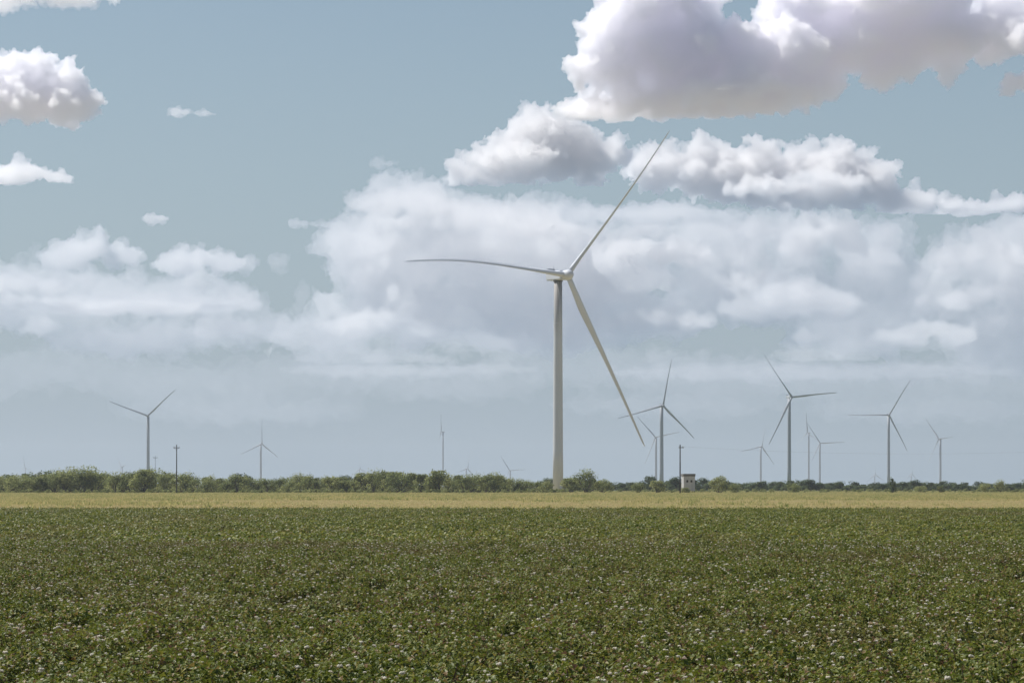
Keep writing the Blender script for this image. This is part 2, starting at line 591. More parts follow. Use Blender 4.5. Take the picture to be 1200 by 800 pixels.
# ---------------------------------------------------------------- wind turbines
def paint(name, col, streak_top=False):
    m, g, p = material(name, 0.6, col)
    tc = g.n('ShaderNodeTexCoord')
    nz = g.noise(tc.outputs['Object'], 0.35, 5, 0.6, (1, 1, 0.12))
    c = g.mix(g.rng(nz, 0.35, 0.75, 0, 0.3), col, tuple(x * .8 for x in col))
    if streak_top:       # dark brown upright streaks, stronger towards the tower top
        sep = g.n('ShaderNodeSeparateXYZ')
        g.l(tc.outputs['Object'], sep.inputs[0])
        n2 = g.noise(tc.outputs['Object'], 1.2, 4, 0.6, (1, 1, 0.03))
        a = g.n('ShaderNodeMath', operation='MULTIPLY')
        g.l(g.rng(sep.outputs['Z'], streak_top - 24, streak_top - 3), a.inputs[0])
        g.l(g.rng(n2, 0.3, 0.62, 0.15, 0.95), a.inputs[1])
        c = g.mix(a.outputs[0], c, (0.13, 0.105, 0.085))
    g.l(c, p.inputs['Base Color'])
    return m


PAINT = paint('turbine_paint', (0.54, 0.57, 0.62))
BLADE = paint('blade_paint', (0.57, 0.595, 0.645))
FARP = paint('shaded_turbine_paint', (0.34, 0.36, 0.40))  # white paint darkened: cloud shade on the far turbines put into its colour
DARKM = paint('dark_grating', (0.09, 0.09, 0.09))


def lerp_tab(tab, t):
    for (a, x), (b, y) in zip(tab, tab[1:]):
        if t <= b: return x + (y - x) * (t - a) / (b - a)
    return tab[-1][1]


CHORD = [(0, .028), (.03, .028), (.08, .031), (.18, .038), (.3, .031), (.5, .021), (.7, .0155), (.86, .012), (.95, .010), (.985, .007), (1, .002)]
THICK = [(0, 1), (.03, 1), (.09, .72), (.18, .42), (.3, .32), (.5, .25), (1, .17)]


def blade_mesh(phi, L, pitch, bow, N=26, M=16, chord=1.0):
    """blade in the rotor plane y=0 at the angle phi, root at the hub centre"""
    r = Vector((math.cos(phi), 0, math.sin(phi)))
    t = Vector((-math.sin(phi), 0, math.cos(phi)))
    a = Vector((0, -1, 0))
    V, Fc = [], []
    for i in range(N + 1):
        s = (i / N)
        s = 1 - (1 - s) ** 1.15
        c = lerp_tab(CHORD, s) * L * chord
        th = c * lerp_tab(THICK, s)
        p = pitch + R(16) * (1 - s) ** 2
        cd = t * math.cos(p) + a * math.sin(p)
        nd = r.cross(cd)
        off = t * (bow * L * math.sin(math.pi * s ** 1.3)) + a * (0.012 * L * s * s)
        root = 0 if s > .18 else (1 - s / .18)
        for k in range(M):
            w = 2 * math.pi * k / M
            cx, sy = math.cos(w), math.sin(w)
            taper = 1 - (1 - root) * .55 * (0.5 - cx * .5) if cx < 0 else 1
            V.append((r * (s * L * .985 + L * .015) + off + cd * (c * (.5 * cx - .18 * (1 - root))) + nd * (th * .5 * sy * taper))[:])
    for i in range(N):
        for k in range(M):
            Fc.append((i * M + k, i * M + (k + 1) % M, (i + 1) * M + (k + 1) % M, (i + 1) * M + k))
    Fc.append(tuple(range(M - 1, -1, -1)))
    Fc.append(tuple(N * M + k for k in range(M)))
    return mesh('blade', V, Fc, True)


def fit(tips):
    """rotor phase, squash (cosine of yaw) and length in pixels from seen blade tips relative to the hub (y up)"""
    best = None
    for k in np.arange(.3, 1.001, .02):
        for ph in np.arange(0, 120, 1.0):
            for L in (1,):
                P = [(math.cos(R(ph + 120 * j)) * k, math.sin(R(ph + 120 * j))) for j in range(3)]
                asg = []
                for (tx, ty) in tips:
                    asg.append(max(P, key=lambda q: (q[0] * tx + q[1] * ty) / (math.hypot(*q) + 1e-6)))
                num = sum(q[0] * tx + q[1] * ty for q, (tx, ty) in zip(asg, tips))
                den = sum(q[0] ** 2 + q[1] ** 2 for q in asg)
                Lp = num / den
                e = sum((q[0] * Lp - tx) ** 2 + (q[1] * Lp - ty) ** 2 for q, (tx, ty) in zip(asg, tips)) + (1 - k) * 4
                if best is None or e < best[0]: best = (e, k, ph, Lp)
    return best[1:]


def turbine(label, hub, dist, tips=None, yaw=None, phase=None, Lm=None, side=1, big=False, group='far wind turbines', bows=(.008, .008, .008), pitch=R(35), fat=None):
    fat = fat or (1.0 if big else 1.6)
    hx, hy = hub
    if tips:
        k, ph, Lp = fit([(x - hx, hy - y) for x, y in tips])
        if yaw is None: yaw = side * math.acos(min(1.0, float(k)))
        if phase is None: phase = R(ph)
        if Lm is None: Lm = Lp * dist / F
    H = at_px(hx, hy, dist)[2]
    sc_ = Lm / 73.0
    over = 7.2 * sc_
    hubw = at_px(hx, hy, dist)
    root = empty('wind_turbine', (hubw.x - math.sin(yaw) * over, hubw.y + math.cos(yaw) * over, 0), yaw)
    tag(root, label, 'wind turbine', None if big else group)
    seg = 48 if big else 20
    top = H - 1.9 * sc_
    r0, r1 = 2.05 * sc_ * fat, 1.62 * sc_ * fat
    prof = [(r0 * 1.02, 0)]
    for j in range(1, 5):
        z = top * j / 5
        r = r0 + (r1 - r0) * j / 5
        prof += [(r, z)]
    prof += [(r1, top)]
    MB().lathe(prof, seg).build('tower', paint('streaked_tower_paint', (0.53, 0.555, 0.595), streak_top=top) if big else FARP, root, True)
    if big:
        for j in range(1, 5):
            z, r = top * j / 5, r0 + (r1 - r0) * j / 5
            MB().lathe([(r - .05, z - .09), (r + .025, z - .09), (r + .025, z + .09), (r - .05, z + .09)], seg).build('flange_ring', PAINT, root)
    # nacelle: a bevelled box behind the hub, tapering to the rear
    nb = MB().box((0, 0, 0), (1.85 * sc_, 5.6 * sc_, 1.9 * sc_), .5 * sc_)
    nb.V = [(x * (1 - .1 * max(0, y / (5.6 * sc_))), y - over + 8.2 * sc_, z * (1 - .12 * max(0, y / (5.6 * sc_))) + H + .15 * sc_) for x, y, z in nb.V]
    nac = nb.build('nacelle', PAINT, root)
    if big or dist < 4000:
        cb = MB().box((0, -over + 12.6 * sc_, H + 2.5 * sc_), (1.7 * sc_, .25 * sc_, .75 * sc_), .08 * sc_)
        for q in (-1, 1): cb.box((q * 1.3 * sc_, -over + 11.9 * sc_, H + 2.15 * sc_), (.08 * sc_, .7 * sc_, .1 * sc_))
        cb.build('cooler', PAINT, nac)
        MB().tube([(.4 * sc_, -over + 11.2 * sc_, H + 1.7 * sc_), (.4 * sc_, -over + 11.2 * sc_, H + 4.2 * sc_)], .06 * sc_, 6).build('weather_mast', DARKM, nac)
    if big:
        MB().lathe([(1.75, top - .4), (1.95, top - .35), (1.95, top + .35), (1.7, top + .4)], 40).build('yaw_collar', DARKM, root)
        MB().box((0, -2.08, 2.4), (.5, .06, 1.1), .03).build('door', PAINT, root)
    # hub with a rounded nose
    rh = 2.0 * sc_
    hp = [(rh * .82, -1.9 * sc_), (rh, -1.4 * sc_), (rh * 1.06, 0), (rh * .98, 1.2 * sc_), (rh * .78, 2.2 * sc_), (rh * .45, 2.85 * sc_), (rh * .12, 3.05 * sc_)]
    Mh = Matrix.Translation((0, -over, H)) @ Matrix.Rotation(R(90), 4, 'X')
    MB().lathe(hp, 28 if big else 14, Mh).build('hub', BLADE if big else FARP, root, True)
    kk = math.cos(yaw)
    exact = None
    if tips and len(tips) == 3:
        exact, nrm, ex = [], Vector((math.sin(yaw), -math.cos(yaw), 0)), Vector((kk, math.sin(yaw), 0))
        eye = Vector((0, 0, CAMZ))
        for x, y in tips:
            d = Vector(((x - 600) / F, 1, (HY - y) / F))
            q = eye + d * ((hubw - eye).dot(nrm) / d.dot(nrm)) - hubw
            exact.append((math.atan2(q.z, q.dot(ex)), q.length * 1.015))
    for j in range(3):
        pa, pl = exact[j] if exact else (phase + R(120) * j, Lm)
        me = blade_mesh(pa, pl if exact else Lm, pitch, bows[j], 30 if big else 16, 18 if big else 10, fat)
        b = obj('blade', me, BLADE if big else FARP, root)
        b.location = (0, -over, H)
    return root


def turbines():
    T = turbine
    big = 'big white wind turbine nearest the camera, its tower filling the middle of the plain'
    T(big, (665, 322), 1150, tips=[(782, 155), (475, 307), (753, 520)], yaw=R(30), Lm=75.5, big=True, bows=(-.010, -.030, .006), pitch=R(38))
    side = {}
    T('far grey turbine left of the utility poles, two blades raised in a wide V', (173, 487), 3500, tips=[(128, 470), (205, 457), (174, 529)], side=1)
    T('far turbine on the left with one blade straight up like a three-pointed star', (307, 520), 6000, tips=[(307, 489), (282, 532), (326, 536)])
    T('far turbine seen edge-on with one blade up, over the left trees', (517, 506), 4800, yaw=R(-78), phase=R(92), Lm=32, fat=1.3)
    T('hazy turbine low over trees left of the big tower, one blade nearly upright', (548, 549), 7800, tips=[(552, 525), (536, 553), (558, 560)])
    T('hazy turbine low over trees beside the big tower, one blade leaning left', (597, 551), 8000, tips=[(585, 533), (615, 551)], side=-1)
    T('grey turbine right of the big tower whose blade crosses the big blade tip', (777, 475), 3050, tips=[(787, 421), (724, 490), (813, 513)])
    T('paler turbine standing behind the one whose blade crosses the big blade tip', (768, 512), 5300, tips=[(747, 488), (797, 506), (756, 543)], side=-1)
    T('pale turbine left of the darkest far turbine with a blade straight up', (893, 523), 6300, tips=[(898, 497), (867, 529), (907, 544)])
    T('darkest and tallest of the far turbines, one blade pointing right', (928, 465), 2750, tips=[(895, 415), (980, 460), (901, 520)], fat=1.35)
    T('pale turbine with a bright nacelle just right of the darkest far turbine', (946, 507), 5600, tips=[(945, 484), (938, 520)], yaw=R(-55), phase=R(94), Lm=40)
    T('pale turbine with a blade reaching right, beside the bright nacelle turbine', (961, 519), 6000, tips=[(945, 494), (990, 518), (950, 542)])
    T('dark far turbine behind the lone dark bush, one blade pointing level left', (1042, 486), 3450, tips=[(1067, 445), (993, 486), (1063, 528)], fat=1.35)
    T('rightmost clear turbine with a bright nacelle and one blade up left', (1100, 514), 5600, tips=[(1085, 490), (1117, 512), (1087, 544)], side=-1)
    T('very faint turbine low over trees left of the lone dark bush', (1026, 556), 9500, tips=[(1025, 540), (1015, 563)], Lm=44)
    T('very faint turbine low over trees right of the lone dark bush', (1069, 555), 10200, tips=[(1069, 537), (1059, 562)], Lm=46)
    T('very faint turbine low over the trees left of the V-shaped turbine', (142, 547), 9000, tips=[(136, 533), (153, 543)], Lm=42, side=-1)
    T('faintest turbine above the trees at the left edge', (29, 548), 10500, tips=[(28, 535), (40, 552)], Lm=44, side=-1)
    T('faint turbine nearly sunk behind the trees between the left pole and big tower', (422, 549), 10000, tips=[(420, 533), (412, 556)], Lm=46)


turbines()


# ---------------------------------------------------------------- utility poles and wires
def wood(name, col):
    m, g, p = material(name, 0.9, col)
    tc = g.n('ShaderNodeTexCoord')
    nz = g.noise(tc.outputs['Object'], 3, 4, 0.6, (1, 1, 0.08))
    g.l(g.mix(g.rng(nz, 0.3, 0.7), col, tuple(x * 1.8 for x in col)), p.inputs['Base Color'])
    return m


WOOD = wood('weathered_pole_wood', (.018, .016, .015))
CERAM = material('insulator_ceramic', 0.3, (0.35, 0.36, 0.38))[0]
STEEL = material('galvanised_can', 0.5, (0.3, 0.31, 0.32))[0]
WIREM = material('aluminium_wire', 0.5, (0.12, 0.12, 0.13))[0]


def pole(label, x, top_y, dist, arms, rad=.2, transformer=False, rz=0):
    H = at_px(x, top_y, dist)[2]
    root = empty('utility_pole', (xm(x, dist), dist, 0), rz)
    tag(root, label, 'utility pole', 'utility poles by the trees')
    MB().lathe([(rad, 0), (rad * .95, H * .3), (rad * .72, H), (rad * .5, H + .08)], 12).build('post', WOOD, root, True)
    for (dz, x0, x1) in arms:
        z = H - dz
        a = MB().box(((x0 + x1) / 2, -rad - .05, z), ((x1 - x0) / 2, .09, .11), .015).build('crossarm', WOOD, root)
        for q in sorted({x0 + .12, x1 - .12, x0 * .55 if x0 < -.8 else x1 * .6}):
            MB().lathe([(.04, 0), (.04, .12), (.1, .14), (.1, .2), (.06, .22), (.09, .26), (.05, .34)], 10,
                       Matrix.Translation((q, -rad - .05, z + .11))).build('insulator', CERAM, a)
        if x0 < -.5 and x1 > .5:
            for s_ in (-1, 1):
                MB().tube([(0, -rad - .06, z - .9), (s_ * .8, -rad - .08, z - .05)], .035, 6).build('brace', WOOD, root)
    if transformer:
        c = MB().lathe([(.2, -.5), (.3, -.48), (.3, .4), (.22, .5)], 14, Matrix.Translation((rad + .35, 0, H - 2.6))).build('transformer', STEEL, root, True)
    return root, H


def wires():
    pA, hA = pole('dark wooden utility pole with a wide crossarm in front of the left trees', 207, 521, 985, [(1.0, -1.1, 1.1)], rad=.2, transformer=False)
    pB, hB = pole('dark wooden utility pole beside the pale hunting blind', 797, 521, 930, [(.9, -.5, 1.3)], rad=.24)
    pC, hC = pole('thin distant utility pole between the V-shaped turbine and the near pole', 182, 534, 2000, [(1.2, -1.7, 1.7)], rad=.13)
    pD, hD = pole('utility pole beyond the right edge of the view', 1290, 524, 960, [(.9, -.5, 1.3)], rad=.24)
    for j, (q, lab) in enumerate(((-.38, 'nearer thin power line wire running right from the pole by the blind'),
                                  (1.18, 'farther thin power line wire running right from the pole by the blind'))):
        a = Vector((pB.location.x + q, 930 - .3, hB - .9 + .35))
        b = Vector((pD.location.x + q, 960 - .3, hD - .9 + .35))
        pts = []
        for i in range(25):
            t = i / 24
            p = a.lerp(b, t)
            p.z -= 4 * 2.0 * t * (1 - t)
            pts.append(p)
        o = MB().tube(pts, .008, 5).build('power_line_wire', WIREM)
        tag(o, lab, 'wire', 'power line wires')


wires()


# ---------------------------------------------------------------- hunting blind
def blind():
    dist = 1015
    root = empty('hunting_blind', (xm(806.5, dist), dist, 0), R(8))
    tag(root, 'pale box-like hunting blind with dark flat roof and two small windows', 'hunting blind')
    wm, g, p = material('pale_plywood', 0.85)
    tc = g.n('ShaderNodeTexCoord')
    nz = g.noise(tc.outputs['Object'], 1.5, 5, 0.6, (1, 1, .3))
    g.l(g.ramp(nz, [(0.3, (.34, .345, .35)), (0.7, (.46, .465, .47))]), p.inputs['Base Color'])
    dark = material('dark_roofing', .9, (.13, .125, .12))[0]
    inn = material('dark_opening', .8, (.015, .015, .016))[0]
    # walls as four panels, the front one built round its two windows
    hw, z0, z1, th = 2.05, 1.1, 6.3, .06
    w = MB()
    w.box((-hw + th, 0, (z0 + z1) / 2), (th, hw, (z1 - z0) / 2)).box((hw - th, 0, (z0 + z1) / 2), (th, hw, (z1 - z0) / 2))
    w.box((0, hw - th, (z0 + z1) / 2), (hw - 2 * th, th, (z1 - z0) / 2)).box((0, 0, z0 + .05), (hw - 2 * th, hw - 2 * th, .05))
    wz0, wz1 = 4.1, 5.0
    e = hw - 2 * th
    yf = -hw + th
    w.box((0, yf, (z0 + wz0) / 2), (e, th, (wz0 - z0) / 2)).box((0, yf, (wz1 + z1) / 2), (e, th, (z1 - wz1) / 2))
    for a, b in ((-e, -1.15), (-.35, .35), (1.15, e)):
        w.box(((a + b) / 2, yf, (wz0 + wz1) / 2), ((b - a) / 2, th, (wz1 - wz0) / 2))
    w.build('wall', wm, root)
    for s_ in (-.75, .75):
        f = MB()
        for dx, dz, hx, hz in ((-.4, 0, .05, .5), (.4, 0, .05, .5), (0, .45, .35, .05), (0, -.45, .35, .05)):
            f.box((s_ + dx, yf - th - .012, (wz0 + wz1) / 2 + dz), (hx, .01, hz))
        fr = f.build('window', wm, root)
        MB().box((s_, yf + .02, (wz0 + wz1) / 2), (.395, .01, .445)).build('pane', inn, fr)
    MB().box((0, 0, 6.75), (2.2, 2.2, .44), .05).build('roof', dark, root)
    for a in (-1, 1):
        for b in (-1, 1):
            MB().tube([(a * 1.8, b * 1.8, 0), (a * 1.8, b * 1.8, 1.12)], .12, 8).build('leg', WOOD, root)
    MB().box((0, yf - th - .03, 2.0), (.45, .025, .85)).build('door', wm, root)


blind()


# ---------------------------------------------------------------- trees and shrubs
OLIVE = leafy('mesquite_leaves', [(0.0, (.115, .14, .052)), (.5, (.215, .245, .088)), (1.0, (.32, .335, .14))], .62, obj_tint=.4)
DARKG = leafy('dark_tree_leaves', [(0.0, (.065, .092, .045)), (.5, (.105, .14, .065)), (1.0, (.15, .185, .085))], .55, obj_tint=.35)
BARK = wood('bark', (.06, .05, .04))


def crown(seed, w, h, lobes, n, leaf, low=.12, wisp=0.15):
    """a crown of many small leaf clumps round uneven lobes; half width w, height h"""
    rr = random.Random(seed)
    Ls = []
    for _ in range(lobes):
        a, q = rr.uniform(0, 6.283), rr.uniform(0, 1) ** .6
        z = h * (low + (1 - low) * rr.uniform(.15, .88))
        k = 1 - .65 * max(0, (z / h - .45)) / .55
        Ls.append((math.cos(a) * q * w * .78 * k, math.sin(a) * q * w * .78 * k, z, rr.uniform(.2, .36) * min(w, h), rr.uniform(.1, .9)))
    V, Fc, tn = [], [], []
    for i in range(n):
        lx, ly, lz, lr, lt = Ls[rr.randrange(len(Ls))]
        d = Vector((rr.gauss(0, 1), rr.gauss(0, 1), rr.gauss(0, 1))).normalized()
        q = rr.uniform(.45, 1.0) ** .6 * (1 + (rr.random() < wisp) * rr.uniform(0, .55))
        p = Vector((lx, ly, lz)) + Vector((d.x * lr, d.y * lr, d.z * lr * .8)) * q
        if p.z < .05: p.z = rr.uniform(.05, .5)
        s = leaf * rr.uniform(.5, 1.3)
        nrm = (d * .5 + Vector((rr.gauss(0, .5), rr.gauss(0, .5), rr.gauss(1.0, .5)))).normalized()
        u = nrm.orthogonal().normalized()
        u = Matrix.Rotation(rr.uniform(0, 6.28), 3, nrm) @ u
        v = nrm.cross(u)
        b = len(V)
        V += [(p - u * s)[:], (p - v * s * .5)[:], (p + u * s)[:], (p + v * s * .5)[:]]
        Fc.append((b, b + 1, b + 2, b + 3))
        tn.append(min(1, max(0, lt + rr.uniform(-.3, .3))))
    return V, Fc, tn, Ls


def tree_proto(seed, w, h, lobes, n, leaf, mat, low=.12, wisp=.15):
    V, Fc, tn, Ls = crown(seed, w, h, lobes, n, leaf, low, wisp)
    cm = mesh('crown', V, Fc)
    set_tone(cm, tn)
    cm.materials.append(mat)
    rr = random.Random(seed + 50)
    t = MB()
    for lx, ly, lz, lr, _ in Ls[:9]:
        b = Vector((rr.uniform(-.25, .25), rr.uniform(-.25, .25), 0))
        mid = Vector((lx * .45 + rr.uniform(-.3, .3), ly * .45, lz * .5))
        t.tube([b, mid * .5 + b * .5, mid, Vector((lx, ly, lz))], [.16, .13, .1, .035], 6)
    tm = mesh('trunk', t.V, t.F, True)
    tm.materials.append(BARK)
    return cm, tm


PROTO = {}


def protos():
    for i, (w, h) in enumerate(((4.4, 5.6), (5.2, 6.6), (3.6, 4.6), (4.8, 7.6), (6.0, 6.0), (3.2, 6.2))):
        PROTO['mesquite', i] = tree_proto(100 + i, w, h, 20, 1900, .27, OLIVE)
    for i, (w, h) in enumerate(((4.2, 5.0), (5.0, 6.2), (5.8, 5.4), (3.8, 5.6))):
        PROTO['dark', i] = tree_proto(200 + i, w, h, 14, 1800, .36, DARKG, wisp=.08)


protos()
DIM = {('mesquite', i): d for i, d in enumerate(((4.4, 5.6), (5.2, 6.6), (3.6, 4.6), (4.8, 7.6), (6.0, 6.0), (3.2, 6.2)))}
DIM.update({('dark', i): d for i, d in enumerate(((4.2, 5.0), (5.0, 6.2), (5.8, 5.4), (3.8, 5.6)))})
LAND = [(-90, None), (0, 'the left edge'), (172, 'the V-shaped turbine'), (207, 'the left utility pole'), (307, 'the star-shaped turbine'), (518, 'the edge-on turbine'),
        (654, 'the big tower'), (797, 'the right utility pole'), (928, 'the darkest turbine'), (1042, 'the level-blade turbine'), (1100, 'the rightmost turbine')]
ORD = ('first second third fourth fifth sixth seventh eighth ninth tenth eleventh twelfth thirteenth fourteenth fifteenth sixteenth seventeenth eighteenth nineteenth twentieth '
       'twenty-first twenty-second twenty-third twenty-fourth twenty-fifth twenty-sixth twenty-seventh twenty-eighth twenty-ninth thirtieth').split()
TREES = []      # collected first, labelled by their order, then built


def plant(kind, x, top_y, dist, row, i=None, wide=1.0, label=None):
    TREES.append([kind, x, top_y, dist, row, i, wide, label])


def layout_trees():
    rr = random.Random(77)
    # the near mesquite row: skyline heights as (x, top row) read from left to right
    sky_l = [(-80, 552), (0, 557), (20, 553), (40, 556), (62, 553), (85, 547), (110, 553), (135, 555), (160, 553), (176, 549), (200, 553), (225, 556), (260, 559), (283, 556), (310, 560),
             (345, 556), (385, 558), (420, 556), (437, 553), (462, 549), (492, 555), (515, 552), (540, 556), (580, 556), (600, 559), (640, 562)]

    def top(x):
        for (a, p), (b, q) in zip(sky_l, sky_l[1:]):
            if a <= x <= b: return p + (q - p) * (x - a) / (b - a)
        return 562
    x = -70.0
    while x < 640:
        plant('mesquite', x, top(x) + rr.choice((-2, -1, 0, 1, 3, 6)) + rr.uniform(-.7, .7), rr.uniform(1000, 1060), 'front')
        x += rr.uniform(6, 13)
    x = -75.0
    while x < 640:
        plant('mesquite', x, top(x) + rr.uniform(1, 4), rr.uniform(1075, 1140), 'second')
        x += rr.uniform(10, 15)
    for x_, t in ((30, 553), (52, 552), (118, 553), (283, 555), (12, 555), (405, 557), (440, 556), (360, 557)):
        plant('dark', x_, t, rr.uniform(1200, 1290), 'back')
    # single bushes right of the tower
    P = plant
    P('mesquite', 687, 550, 1030, 'front', 1, 1.0, 'rounded olive mesquite bush at the right foot of the big tower')
    P('mesquite', 668, 560, 1050, 'front', 2)
    P('mesquite', 705, 561, 1040, 'front', 0)
    P('mesquite', 748, 565, 1000, 'front', 4)
    P('mesquite', 770, 563, 1000, 'front', 2)
    P('mesquite', 842, 557, 985, 'front', 0, 1.0, 'rounded olive bush standing alone right of the hunting blind')
    P('mesquite', 862, 566, 1000, 'front', 4)
    P('mesquite', 930, 566, 1040, 'front', 4)
    P('mesquite', 803, 571, 985, 'front', 2, 1.3, 'low weedy bush at the foot of the hunting blind')
    P('dark', 1046, 559, 985, 'front', 3, .55, 'lone dark bush on the grass under the level-blade turbine')
    P('mesquite', 1172, 562, 1080, 'front', 1)
    P('mesquite', 1154, 566, 1080, 'front', 4)
    P('mesquite', 1215, 563, 1080, 'front', 0)
    P('mesquite', 1078, 569, 1060, 'front', 4)
    P('mesquite', 1102, 569, 1080, 'front', 2)
    # the darker, farther row on the right
    x = 640.0
    while x < 1290:
        t = 562 if x < 900 else 565
        t += 2.4 * math.sin(x * .045) + rr.uniform(-1.5, 2.5)
        if 755 < x < 775: t = 557
        plant('dark', x, t, rr.uniform(1280, 1420), 'back')
        x += rr.uniform(8, 14)
    x = 645.0
    while x < 1290:
        plant('dark', x, 565 + rr.uniform(-1, 2), rr.uniform(1500, 1700), 'far')
        x += rr.uniform(11, 17)


def build_trees():
    rr = random.Random(9)
    count = {}
    for t in sorted(TREES, key=lambda q: q[1]):
        kind, x, top_y, dist, row, i, wide, label = t
        if i is None: i = rr.randrange(6 if kind == 'mesquite' else 4)
        w, h = DIM[kind, i]
        H = max(1.5, at_px(x, top_y, dist)[2])
        s = H / h
        sx = max(s * wide, (1.25 if row in ('back', 'far') else .75 if row == 'second' else .62)) * rr.uniform(.9, 1.15) * (1 if wide >= 1 else wide / 1)
        if not label:
            ref = max((l for l in LAND if l[0] <= x), key=lambda l: l[0])
            key = (ref[1], row, kind)
            count[key] = count.get(key, 0) + 1
            what = {'mesquite': 'olive mesquite bush', 'dark': 'dark green tree'}[kind]
            rw = {'front': 'in the front row', 'second': 'in the second row', 'back': 'in the hazy back row', 'far': 'in the farthest row'}[row]
            if ref[1]: label = f'{what} {rw}, {ORD[count[key] - 1]} right of {ref[1]}'
            else: label = f'{what} {rw}, {ORD[count[key] - 1]} before the left edge of the view'
        root = empty('mesquite_bush' if kind == 'mesquite' else 'tree', (xm(x, dist), dist, 0), rr.uniform(0, 6.28))
        root.scale = (sx, sx, s)
        tag(root, label, 'bush' if kind == 'mesquite' else 'tree', 'bushes and trees beyond the grass')
        cm, tm = PROTO[kind, i]
        for nm, me in (('crown', cm), ('trunk', tm)):
            o = D.objects.new(nm, me)
            COL.objects.link(o)
            o.parent = root


layout_trees()
build_trees()


# ---------------------------------------------------------------- low brush under the trees
def brush():
    rr = np.random.default_rng(8)
    src = []
    for i in range(4):
        V, Fc, tn, _ = crown(300 + i, 1.3, 1.5, 7, 420, .16, .0, .25)
        src.append(source('brush_clump', V, Fc, tn, [OLIVE]))
    n = 1500
    y = rr.uniform(985, 1130, n)
    x = rr.uniform(-1, .05, n) * (y * .2) + 8
    m = 420
    y2 = rr.uniform(1040, 1400, m)
    x2 = rr.uniform(.0, 1, m) * (y2 * .21) + 12
    P = np.stack([np.concatenate([x, x2]), np.concatenate([y, y2]), np.zeros(n + m)], 1)
    scatter('undergrowth', P, rr.integers(0, 4, n + m), rr.uniform(0, 6.28, n + m), rr.uniform(.5, 1.25, n + m), src, 'low olive brush under the bushes along the tree line')


brush()


# ---------------------------------------------------------------- dry grass and weeds behind the field
GRASS = leafy('grass_blades', [(0.0, (.42, .34, .18)), (.45, (.54, .46, .26)), (.75, (.48, .44, .23)), (1.0, (.34, .345, .135))], .45, world_noise=(.12, .45), rough=.85)
GREEN = leafy('weedy_grass', [(0.0, (.54, .46, .23)), (.5, (.43, .40, .17)), (1.0, (.24, .275, .10))], .45, world_noise=(.09, .6), rough=.8)


def tuft(seed, mat, n, h, w, wide=.03):
    rr = random.Random(seed)
    V, Fc, tn = [], [], []
    for _ in range(n):
        a = rr.uniform(0, 6.283)
        q = rr.uniform(0, 1) ** .5 * w
        b = Vector((math.cos(a) * q, math.sin(a) * q, 0))
        hh = h * rr.uniform(.5, 1.15)
        lean = Vector((rr.gauss(0, .22), rr.gauss(0, .22), 1)) * hh
        f = rr.uniform(0, 3.14)
        sd_ = Vector((math.cos(f), math.sin(f), 0)) * wide * rr.uniform(.6, 1.4)
        mid = b + lean * .55
        k = len(V)
        V += [(b - sd_)[:], (b + sd_)[:], (mid + sd_ * .8)[:], (mid - sd_ * .8)[:], (b + lean + Vector((rr.gauss(0, .1), rr.gauss(0, .1), -.05)))[:]]
        Fc += [(k, k + 1, k + 2, k + 3), (k + 3, k + 2, k + 4)]
        tt = rr.uniform(0, 1)
        tn += [tt, tt]
    return source('grass_tuft', V, Fc, tn, [mat])


def grass():
    rr = np.random.default_rng(5)
    src = [tuft(i, GRASS, 26, .30, .8, .035) for i in range(4)] + [tuft(20 + i, GREEN, 30, .6, .9, .05) for i in range(4)]
    P, I = [], []
    # (from, to, count, chance of the green kind)
    for y0, y1, n, gr, hwk in ((FIELD_END + 2, 420, 5000, .03, .21), (420, 560, 9000, .10, .21), (560, 760, 22000, .55, .21), (760, 1010, 26000, .85, .21), (1010, 1300, 16000, .9, .21)):
        y = np.sqrt(rr.uniform(y0 ** 2, y1 ** 2, n))
        x = rr.uniform(-1, 1, n) * (y * hwk + 6)
        P.append(np.stack([x, y, np.zeros(n)], 1))
        blot = np.sin(x * .05 + 1.3 * np.sin(y * .013)) * .5 + np.sin(x * .021 + y * .008) * .5
        g_ = rr.uniform(0, 1, n) < np.clip(gr + .35 * blot * (gr > .05), 0, 1)
        I.append(np.where(g_, rr.integers(4, 8, n), rr.integers(0, 4, n)))
    P, I = np.vstack(P), np.concatenate(I)
    scatter('dry_grass', P, I, rr.uniform(0, 6.28, len(P)), rr.uniform(.6, 1.35, len(P)), src, 'tan and yellow-green dry grass between the cotton field and the trees')


grass()


# ---------------------------------------------------------------- cotton field
COTLEAF = leafy('cotton_leaves', [(0.0, (.050, .074, .012)), (.35, (.120, .150, .020)), (.62, (.205, .220, .032)), (.8, (.29, .25, .052)), (.9, (.23, .145, .055)), (1.0, (.15, .085, .05))], .32,
                world_noise=(.22, .10), patch=(.06, .6, (.17, .12, .055)), rough=.5, spec=.25)
BOLL = leafy('cotton_lint', [(0.0, (.60, .56, .47)), (.3, (.78, .74, .63)), (1.0, (.88, .81, .68))], .4, rough=.9)
HUSK = leafy('dry_husk', [(0.0, (.10, .06, .045)), (1.0, (.17, .11, .09))], .1, rough=.9)
I1V, I1F = ico(1)


